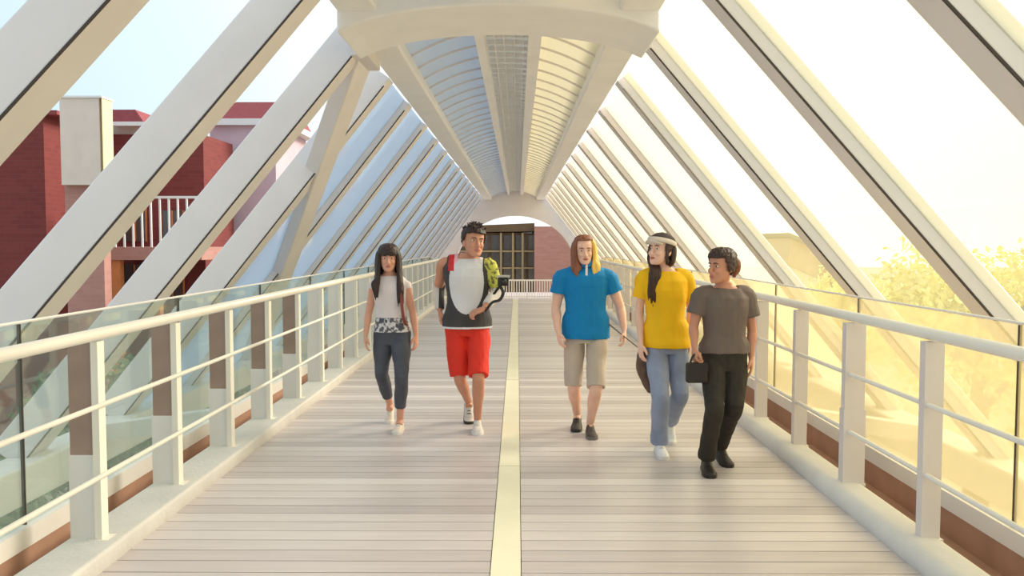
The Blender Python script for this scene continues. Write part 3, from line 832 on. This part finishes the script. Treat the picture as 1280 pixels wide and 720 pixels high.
bake(mb, 'top', [WTOP, PATT], r1, .006, 2, .004, .08, mfn=topmat, label='pale top with a grey and white patterned hem', seed=2)
trousers(S1, mat('dark_grey_trousers', (80,82,92), .8, .1, 8, bump=.2), .70, [.084,.083,.064,.057,.056,.048], label='dark grey cropped trousers', seed=3)
SH1 = mat('cream_shoe', (236,222,206), .6, .03)
shoe(r1, (atx(486,7.42,0),7.42,0), (.05,-1), R(32), SH1, M['white'], .86); shoe(r1, (atx(495,7.0,0),7.0,0), (-.05,-1), 0, SH1, M['white'], .86)
hair_cap(r1, S1['X'], BLK, front=.040, side=-.09, thick=.020)
pth = []
for i, (dx, y0, xe, ze, rr) in enumerate(((-.085,-.02,-.115,-.36,.020),(-.078,-.045,-.095,-.34,.018),(-.09,.02,-.13,-.30,.022),(-.082,.05,-.11,-.34,.024),
                                     (.085,-.02,.10,-.38,.019),(.078,-.045,.085,-.42,.018),(.09,.02,.115,-.40,.022),(.08,.05,.11,-.34,.024),(.088,-.03,.12,-.46,.014),(-.04,.09,-.05,-.36,.03),(.04,.09,.05,-.36,.03),(0,.10,0,-.36,.03))):
    X = S1['X']
    fy = -.085 if y0 < .04 else .05
    pth.append(([X @ Vector((dx*.5, y0*.6+.01, .105)), X @ Vector((dx*.98, y0, .04)), X @ Vector((dx*1.08, y0, -.06)), X @ Vector((dx*1.12, y0*.5+fy*.5, -.18)), X @ Vector((xe, fy, ze*.72)), X @ Vector((xe*.95, fy, ze))], [rr*.8, rr*.9, rr, rr*1.1, rr*.9, rr*.25]))
locks(r1, pth, BLK, label='long dark hair falling over both shoulders')
# strap over the viewer's right shoulder
st = MB(); a = S1['shb']
st.tube([a+Vector((-.045,.09,.02)), a+Vector((-.035,.0,.075)), a+Vector((-.02,-.09,.0)), a+Vector((-.02,-.115,-.12)), a+Vector((-.005,-.10,-.28)), a+Vector((.01,-.02,-.34))], .013, 8, flat=((0,1,0),.5))
st.build('shoulder_strap', mat('red_brown_strap',(140,72,62),.7), r1, True)

# ---- 2: walker in red shorts
r2, S2 = person('person', 'tallest person, short black hair, white and charcoal jersey with red shorts', 1.78, 7.22, 585, 592, 303, 24, 6, SK3,
  dict(pelvis=(584,413), neck=(584,326), sha=(554,330,.03), shb=(612,333,-.02), ela=(548,362,.14), elb=(622,364,-.02), wra=(550,388,.05), wrb=(605,386,-.20),
       handa=hang(-1,1.05,.5,(.1,-.2,-1)), handb=dict(d=Vector((-1,-.25,-.35)), n=Vector((0,.4,-1)), t=Vector((0,0,1)), curl=.75, k=1.05), ak=1.08, lk=.98),
  dict(a=dict(px=587, Y=7.42, pitch=R(38), knee=(575,474,7.12), k=1.0, dx=.12), b=dict(px=597, Y=6.98, pitch=0, knee=(598,474,6.98), k=1.0, dx=.05)), bw=1.06, bd=1.05, hs=1.13, nod=-6, twist=R(6))
W2 = mat('white_jersey_panel', (222,220,222), .8, .03, 6); C2 = mat('charcoal_jersey', (70,66,66), .8, .1, 8); R2_ = mat('red_trim', (214,48,52), .7); P2_ = mat('pink_yoke', (240,186,190), .8)
Y2 = mat('yellow_patterned_sleeve', (206,204,90), .8, 0, 30, rgb2=(110,104,70), thr=.56); Wf = mat('white_sleeve', (220,212,204), .8, .04)
nk2 = S2['nk']; 
def jersey(c):
    cx, cy = S2['spine'](c.z); dx = c.x-cx; z = c.z
    if c.y > cy+.01: return 1
    if z > 1.475+abs(dx)*.3 and abs(dx) < .08: return 2
    if dx < -.105 and z > 1.36: return 2 if dx > -.155 else 1
    if z > 1.44+dx*.9+.07 and -.105 < dx < .0: return 3
    if z < .893: return 0
    if ((dx+.00)/.145)**2+((z-1.27)/.27)**2 < 1 or (z > 1.27 and abs(dx+.0) < .135): return 0
    return 1
mb = MB(); shirt(mb, S2, .875, .026, arms=('b',), sleeve=.0, sgrow=.004)
S_, E_ = S2['sha'], S2['ela']; cx, cy = S2['spine'](S_.z)
mb.tube([Vector((cx-.06,cy,S_.z+.015)), S_+Vector((.055,0,.01))], [.075,.072], 14, sub=1)
bake(mb, 'jersey', [W2, C2, R2_, P2_], r2, .005, 3, .005, .09, mfn=jersey, label='white and charcoal jersey with red trim', seed=5)
mb = MB(); S_, E_, W_ = S2['shb'], S2['elb'], S2['wrb']
mb.tube([S_+Vector((-.04,0,.0)), S_+Vector((0,0,.005)), S_+(E_-S_)*.5, E_, E_+(W_-E_)*.5, E_+(W_-E_)*.8], [.06,.066,.060,.052,.046,.038], 14)
bake(mb, 'sleeve', [Y2, Wf], r2, .006, 2, .005, .07, mfn=lambda c: 1 if c.z < S2['elb'].z+.03 else 0, label='yellow patterned sleeve with white cuff', seed=6)
mb = MB(); S_, E_, W_ = S2['sha'], S2['ela'], S2['wra']
mb.tube([S_+(E_-S_)*.82, E_, E_+(W_-E_)*.5, E_+(W_-E_)*.95], [.055,.054,.046,.038], 14)
bake(mb, 'sleeve', [Wf, C2], r2, .006, 2, .004, .07, mfn=lambda c: 1 if c.x > S2['ela'].x+.01 else 0, label='white gathered sleeve below the bare upper arm', seed=7)
trousers(S2, mat('red_shorts', (226,52,34), .75, .06, 8), -.06, [.096,.098,.090,.084], name='shorts', label='bright red knee-length shorts', disp=.008, seed=8, top=.57)
SH2 = mat('grey_white_shoe', (214,208,202), .6, .1, 30)
shoe(r2, (atx(587,7.42,0),7.42,0), (.12,-1), R(38), SH2, mat('dark_sole',(60,56,54),.7), 1.0, .02); shoe(r2, (atx(597,6.98,0),6.98,0), (.05,-1), 0, SH2, M['white'], 1.0, .02)
hair_cap(r2, S2['X'], BLK, front=.072, side=.0, back=-.05, thick=.018, disp=.008)
X = S2['X']; sp = MB(); rn = random.Random(4)
for i in range(46):
    an = rn.uniform(0,2*math.pi); el = rn.uniform(.55,1.5); v = Vector((math.cos(an)*math.cos(el)*.085, math.sin(an)*math.cos(el)*.10+.008, .035+math.sin(el)*.092))
    o_ = Vector((v.x, v.y, v.z-.02)).normalized()
    sp.tube([X @ (v*.92), X @ (v+o_*.016), X @ (v+o_*.032+Vector((rn.uniform(-.015,.015), -.012, .0)))], [.011,.008,.002], 6, sub=2)
sp.build('hair_tufts', BLK, r2, True)
# camera carried by walker 2
cm = empty('handheld_camera', at(629,352,6.95), 'small black camera held out beside the jersey sleeve of the tallest person', 'camera')
c0 = at(629,352,6.95)
BK = mat('black_plastic', (46,42,40), .4, .1); GR = mat('camera_grey', (196,188,178), .4)
MB().box(c0.x-.045, c0.x+.045, c0.y-.03, c0.y+.03, c0.z-.035, c0.z+.035).build('camera_body', BK, cm).modifiers.new('bev','BEVEL').width = .008
MB().box(c0.x-.05, c0.x+.055, c0.y-.032, c0.y+.032, c0.z+.035, c0.z+.052).build('top_plate', GR, cm)
MB().tube([c0+Vector((.005,-.03,0)), c0+Vector((.005,-.085,0))], [.027,.025], 16, sub=1).build('lens', BK, cm, True)
MB().tube([c0+Vector((-.03,.0,-.03)), c0+Vector((.0,0,-.09)), c0+Vector((-.03,-.01,-.15)), c0+Vector((-.09,-.02,-.17)), at(607,389,7.0)], [.012,.014,.013,.012,.010], 8).build('grip_strap', BK, cm, True)
MB().beam(at(616,368,7.0), c0+Vector((-.03,.01,-.03)), (.02,0,0), (0,.02,.01)).build('bracket', BK, cm)

# ---- 3: walker in the blue shirt
r3, S3 = person('person', 'person in bright blue polo shirt and beige shorts with hair sunlit blonde on one half', 1.70, 7.05, 732, 730, 313, 3, -2, SK1,
  dict(pelvis=(732,428), neck=(732,337), sha=(702,347,0), shb=(761,347,0), ela=(695,385,.02), elb=(775,383,.02), wra=(697,413,-.10), wrb=(780,412,-.05),
       handa=hang(-1,1.02,.3,(.2,-.1,-1)), handb=hang(1,1.02,.55,(.05,-.1,-1)), ak=1.08, lk=1.0),
  dict(a=dict(px=720, Y=7.10, pitch=R(14), knee=(717,484,6.98), k=.98, dx=-.12), b=dict(px=741, Y=6.82, pitch=0, knee=(745,486,6.82), k=.98, dx=.02)), bw=1.06, bd=1.0, hs=1.0, nod=2, fem=True)
mb = MB(); shirt(mb, S3, .475*1.70, .024, sleeve=.50, sgrow=.024, hemw=.196)
BLU = mat('bright_blue_polo', (0,128,190), .75, .06, 6); bake(mb, 'polo_shirt', BLU, r3, .0055, 3, .006, .10, label='bright blue polo shirt', seed=9)
cx, cy = S3['spine'](1.36)
pk = MB(); pk.beam((cx-.012, cy-.118, 1.27), (cx-.008, cy-.085, 1.425), (.018,0,0), (0,-.012,0)); pk.build('placket', M['white'], r3, label='white placket at the open collar')
for sx in (-1,1):
    cl = MB(); cl.tube([(cx+sx*.062, cy+.02, 1.465), (cx+sx*.05, cy-.055, 1.45), (cx+sx*.014, cy-.095, 1.40)], [.013,.016,.010], 8, flat=((0,1,0),.6)); cl.build('collar', BLU, r3, True)
trousers(S3, mat('beige_shorts', (196,180,164), .8, .05, 8), -.02, [.084,.088,.082,.074], name='shorts', label='beige knee-length shorts', disp=.006, seed=10, top=.56)
SH3 = mat('dark_walking_shoe', (78,70,64), .6, .2, 40)
shoe(r3, (atx(720,7.10,0),7.10,0), (-.12,-1), R(14), SH3, BK, .98, .02); shoe(r3, (atx(741,6.82,0),6.82,0), (.02,-1), 0, SH3, mat('grey_sole',(120,112,104),.7), .98, .02)
X = S3['X']
hair_cap(r3, X, RED_H, front=.084, side=-.09, thick=.014)
pth = []
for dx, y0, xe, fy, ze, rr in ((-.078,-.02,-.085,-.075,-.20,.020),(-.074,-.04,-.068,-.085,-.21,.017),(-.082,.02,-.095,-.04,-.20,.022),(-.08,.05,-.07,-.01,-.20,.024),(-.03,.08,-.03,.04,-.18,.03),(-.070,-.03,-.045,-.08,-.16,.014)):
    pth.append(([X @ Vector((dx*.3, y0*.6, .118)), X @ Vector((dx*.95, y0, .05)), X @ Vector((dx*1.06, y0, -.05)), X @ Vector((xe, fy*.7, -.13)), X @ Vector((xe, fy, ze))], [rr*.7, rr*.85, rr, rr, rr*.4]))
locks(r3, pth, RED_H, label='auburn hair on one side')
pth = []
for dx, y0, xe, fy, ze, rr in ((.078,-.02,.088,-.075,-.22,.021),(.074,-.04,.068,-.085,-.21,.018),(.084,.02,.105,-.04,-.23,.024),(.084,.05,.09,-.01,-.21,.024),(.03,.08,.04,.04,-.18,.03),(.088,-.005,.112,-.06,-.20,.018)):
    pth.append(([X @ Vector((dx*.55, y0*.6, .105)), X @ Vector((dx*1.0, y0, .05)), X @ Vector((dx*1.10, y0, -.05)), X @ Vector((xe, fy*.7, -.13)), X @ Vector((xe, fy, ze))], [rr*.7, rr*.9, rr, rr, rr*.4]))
locks(r3, pth, BLO, label='blonde hair coloured as sunlit on the other side')
# thin stick in the hand of walker 3
STK = mat('grey_stick', (120,112,104), .5)
w3 = S3['wrb']; p0 = at(757,402,7.02); p1 = at(797,434,6.9)
stx = MB().tube([p0, p1], [.007,.005], 8, sub=1).build('walking_stick', STK, None, True)
tag(stx, 'thin grey stick held in the hand of the person in the blue shirt', 'stick')

# ---- 4: walker in the yellow shirt
r4, S4 = person('person', 'person in yellow shirt, faded jeans and white-banded cap with long dark hair', 1.68, 6.42, 832, 826, 313, -48, 0, SK1,
  dict(pelvis=(833,428), neck=(831,335), sha=(806,347,.02), shb=(856,347,.03), ela=(799,388,.03), elb=(864,388,.10), wra=(801,428,-.06), wrb=(862,424,.06),
       handa=hang(-1,.98,.35), handb=hang(1,.98), ak=.84, lk=.90),
  dict(a=dict(px=830, Y=6.20, pitch=0, knee=(826,500,6.22), k=.98, dx=.0), b=dict(px=839, Y=6.66, pitch=R(40), knee=(850,494,6.32), k=.98, dx=-.1)), bw=.93, bd=.95, hs=1.02, nod=-8, fem=True)
YEL = mat('yellow_shirt', (248,192,12), .75, .04, 6)
mb = MB(); shirt(mb, S4, .482*1.68, .022, sleeve=.62, sgrow=.026, hemw=.182)
bake(mb, 'shirt', YEL, r4, .0055, 3, .008, .10, label='bright yellow short-sleeved shirt', seed=12)
trousers(S4, mat('faded_blue_jeans', (150,160,184), .8, .14, 5, bump=.2), .98, [.078,.084,.072,.066,.066,.068], name='jeans', label='faded blue jeans', disp=.008, seed=13, top=.56)
SH4 = mat('white_sneaker', (238,238,240), .55, .02)
shoe(r4, (atx(830,6.20,0),6.20,0), (0,-1), 0, SH4, M['white'], .98, .02); shoe(r4, (atx(839,6.66,0),6.66,0), (-.1,-1), R(40), SH4, M['white'], .98, .02)
X = S4['X']
hair_cap(r4, X, DKH, front=.05, side=-.10, thick=.014)
pth = []
for k_, (dx, y0, xe, ze, rr) in enumerate(((-.07,-.03,-.06,-.30,.018),(-.078,0,-.085,-.34,.022),(-.08,.03,-.10,-.33,.024),(-.075,.06,-.07,-.28,.022),(-.08,.01,-.075,-.38,.016),(.07,.05,.02,-.12,.022),(0,.10,-.04,-.15,.028),(.04,.09,.0,-.14,.026))):
    a = X @ Vector((dx*.5,y0*.6,.10)); b_ = X @ Vector((dx,y0,.03)); c_ = X @ Vector((dx*1.05,y0,-.07))
    if k_ < 5:
        sh_ = S4['sha']; e1 = Vector((sh_.x+.035+.02*(k_%3), S4['spine'](1)[1]-.09+.012*k_, sh_.z+.02)); e2 = e1+Vector((-.028+.006*k_, -.035, ze*.62))
        pth.append(([a, b_, c_, e1+Vector((.01,0,.03)), e2*.5+e1*.5, e2], [rr*.7,rr,rr*1.1,rr*1.2,rr,rr*.3]))
    else: pth.append(([a, b_, c_, X @ Vector((xe,.08,ze))], [rr*.8,rr,rr,rr*.4]))
locks(r4, pth, DKH, label='long dark hair gathered over one shoulder')
# cap: dark crown, pale band, brim
capd = mat('dark_cap', (70,60,58), .8, .1); capb = mat('pale_cap_band', (226,212,196), .8, .03)
cp = MB(); rings = []
for z, g_ in ((.048,.022),(.072,.022),(.096,.020),(.116,.014),(.130,.0)):
    s_ = {.048:(.075,.090,.098),.072:(.072,.082,.094),.096:(.060,.064,.078),.116:(.038,.042,.055),.130:(.010,.010,.018)}[z]
    rings.append([X @ Vector(((s_[0]+g_)*math.cos(a), (s_[2]-s_[1])/2+((s_[1]+s_[2])/2+g_)*math.sin(a), z+.004)) for a in [2*math.pi*j/28 for j in range(28)]])
cp.loft(rings); cap = cp.build('cap', capd, r4, True, 'dark cap with a pale band')
bd_ = MB(); rings = []
for z, g_ in ((.036,.024),(.038,.027),(.068,.027),(.070,.024)):
    rings.append([X @ Vector(((.074+g_)*math.cos(a), .004+(.092+g_)*math.sin(a), z+.006-.012*math.sin(a))) for a in [2*math.pi*j/28 for j in range(28)]])
bd_.loft(rings); bd_.build('band', capb, cap, True)
br_ = MB(); 
pr = []
for j in range(13):
    a = math.pi+math.pi*j/12; pr.append((.072*math.cos(a), -.07+.075*math.sin(a)))
br_.loft([[X @ Vector((x,y_,.052+.9*x*x*-4)) for x,y_ in pr], [X @ Vector((x,y_,.060+.9*x*x*-4)) for x,y_ in pr]]); br_.build('brim', capb, cap, True)
# brown shoulder bag on the hip of walker 4
c0 = at(806,455,6.45)
bg = empty('shoulder_bag', c0, 'soft brown bag hanging at the hip of the person in the yellow shirt', 'bag')
BR = mat('brown_leather', (104,80,66), .6, .15, 10, bump=.2)
mb = MB(); mb.tube([c0+Vector((-.005,0,.12)), c0+Vector((-.015,0,.06)), c0+Vector((-.01,0,-.04)), c0+Vector((.02,0,-.13)), c0+Vector((.045,0,-.22))], [.025,.046,.055,.045,.02], 14, flat=((0,1,0),1.3))
bake(mb, 'bag_body', BR, bg, .006, 3, .004, .05)
MB().tube([c0+Vector((-.02,-.03,.11)), at(803,420,6.46), at(800,385,6.50)+Vector((.03,.05,0)), S4['sha']+Vector((.02,.06,.04))], .008, 8).build('strap', BR, bg, True)
MB().beam(c0+Vector((-.045,-.075,.02)), c0+Vector((.04,-.075,.02)), (0,.02,0), (0,0,.05)).build('flap', BR, bg)

# ---- 5: walker in the grey brown shirt
r5, S5 = person('person', 'person in grey-brown t-shirt, black trousers and boots, head turned aside', 1.56, 5.92, 906, 902, 333, -58, 0, SK3,
  dict(pelvis=(906,446), neck=(906,357), sha=(876,370,.0), shb=(933,370,.02), ela=(867,408,.0), elb=(940,412,.04), wra=(868,434,-.10), wrb=(939,446,-.02),
       handa=hang(-1,.95,.9,(0,-.15,-1)), handb=hang(1,.95,.3), ak=.92, lk=.90),
  dict(a=dict(px=889, Y=5.70, pitch=0, knee=(893,513,5.74), k=.97, dx=-.06), b=dict(px=913, Y=5.98, pitch=R(16), knee=(917,510,5.80), k=.97, dx=.22)), bw=1.0, bd=1.0, hs=1.02, nod=0)
TEE = mat('grey_brown_tshirt', (112,98,90), .8, .06, 6)
mb = MB(); shirt(mb, S5, .535*1.56, .022, sleeve=.60, sgrow=.022, hemw=.182)
bake(mb, 't_shirt', TEE, r5, .0055, 3, .006, .09, label='grey-brown t-shirt', seed=15)
trousers(S5, mat('black_trousers', (52,46,38), .8, .15, 6, bump=.2), .98, [.080,.086,.072,.064,.062,.062], label='black straight trousers', disp=.007, seed=16, top=.57)
BT = mat('black_boot', (48,42,38), .45, .1)
shoe(r5, (atx(889,5.70,0),5.70,0), (-.06,-1), 0, BT, BK, .97, .05); shoe(r5, (atx(913,5.98,0),5.98,0), (.22,-1), R(16), BT, BK, .97, .05)
X = S5['X']
hair_cap(r5, X, DKH, front=.058, side=-.03, back=-.07, thick=.018, disp=.008)
bn = MB(); bn.ell(X @ Vector((.0,.125,.015)), (.045,.04,.05), X.to_3x3().normalized()); bn.tube([X @ Vector((0,.10,.04)), X @ Vector((0,.14,-.01)), X @ Vector((0,.12,-.075))], [.035,.032,.012], 10)
bake(bn, 'hair_bun', RED_H, r5, .006, 2, .004, .02, label='brown bunched hair at the back of the head')
# small black bag in the hand
h5 = S5['wra']; c0 = Vector((h5.x+.012, h5.y-.03, at(870,464,5.82).z))
bg = empty('handbag', c0, 'small black handbag carried by the person in the grey-brown shirt', 'bag')
BKL = mat('black_leather', (44,38,34), .5, .1, 10)
o = MB().box(c0.x-.075, c0.x+.07, c0.y-.03, c0.y+.03, c0.z-.075, c0.z+.065).build('bag_body', BKL, bg); m_ = o.modifiers.new('bev','BEVEL'); m_.width = .018; m_.segments = 3
MB().tube([c0+Vector((-.045,0,.06)), c0+Vector((-.03,0,.105)), c0+Vector((0,0,.125)), c0+Vector((.03,0,.105)), c0+Vector((.045,0,.06))], .007, 8).build('handle', BKL, bg, True)
MB().box(c0.x-.072, c0.x+.067, c0.y-.036, c0.y-.028, c0.z+.005, c0.z+.06).build('flap', BKL, bg)

bpy.data.scenes.remove(BAKE)
# ================================================================ LIGHT
SUN = Vector((.80, .42, .48)).normalized()
w = bpy.data.worlds.new('World'); SC.world = w; w.use_nodes = True
n = w.node_tree.nodes; l = w.node_tree.links; n.clear()
out = n.new('ShaderNodeOutputWorld'); bg = n.new('ShaderNodeBackground'); l.new(bg.outputs[0], out.inputs[0])
tc = n.new('ShaderNodeTexCoord'); nm = n.new('ShaderNodeVectorMath'); nm.operation = 'NORMALIZE'; l.new(tc.outputs['Generated'], nm.inputs[0])
dt = n.new('ShaderNodeVectorMath'); dt.operation = 'DOT_PRODUCT'; dt.inputs[1].default_value = SUN; l.new(nm.outputs[0], dt.inputs[0])
cr = n.new('ShaderNodeValToRGB'); l.new(dt.outputs['Value'], cr.inputs[0])
e = cr.color_ramp.elements
e[0].position = 0.0; e[0].color = (.50,.64,.76,1); e[1].position = 1.0; e[1].color = (1.5,1.42,1.2,1)
for p, c in ((.22,(.62,.74,.80,1)), (.5,(.95,.99,1.0,1)), (.75,(1.4,1.38,1.26,1))):
    q = e.new(p); q.color = c
# warm haze near the horizon on the sunny side
sp = n.new('ShaderNodeSeparateXYZ'); l.new(nm.outputs[0], sp.inputs[0])
el = n.new('ShaderNodeMapRange'); el.inputs['From Min'].default_value = .02; el.inputs['From Max'].default_value = .42; el.inputs['To Min'].default_value = 1; el.inputs['To Max'].default_value = 0; l.new(sp.outputs[2], el.inputs['Value'])
sd = n.new('ShaderNodeMapRange'); sd.inputs['From Min'].default_value = .45; sd.inputs['From Max'].default_value = .85; l.new(dt.outputs['Value'], sd.inputs['Value'])
ml = n.new('ShaderNodeMath'); ml.operation = 'MULTIPLY'; l.new(el.outputs[0], ml.inputs[0]); l.new(sd.outputs[0], ml.inputs[1])
mx = n.new('ShaderNodeMix'); mx.data_type = 'RGBA'; l.new(ml.outputs[0], mx.inputs['Factor']); l.new(cr.outputs[0], mx.inputs['A']); mx.inputs['B'].default_value = (1.3,1.16,.72,1)
l.new(mx.outputs['Result'], bg.inputs[0]); bg.inputs[1].default_value = 1.0
sl = bpy.data.lights.new('sun', 'SUN'); so = bpy.data.objects.new('sun', sl); COL.objects.link(so)
so.rotation_euler = (-SUN).to_track_quat('-Z','Y').to_euler(); so.location = (10,5,10)
sl.energy = 2.6; sl.color = (1,.91,.84); sl.angle = R(20)
vs = SC.view_settings; vs.view_transform = 'Standard'; vs.look = 'None'; vs.exposure = .5; vs.gamma = 1; vs.use_curve_mapping = False
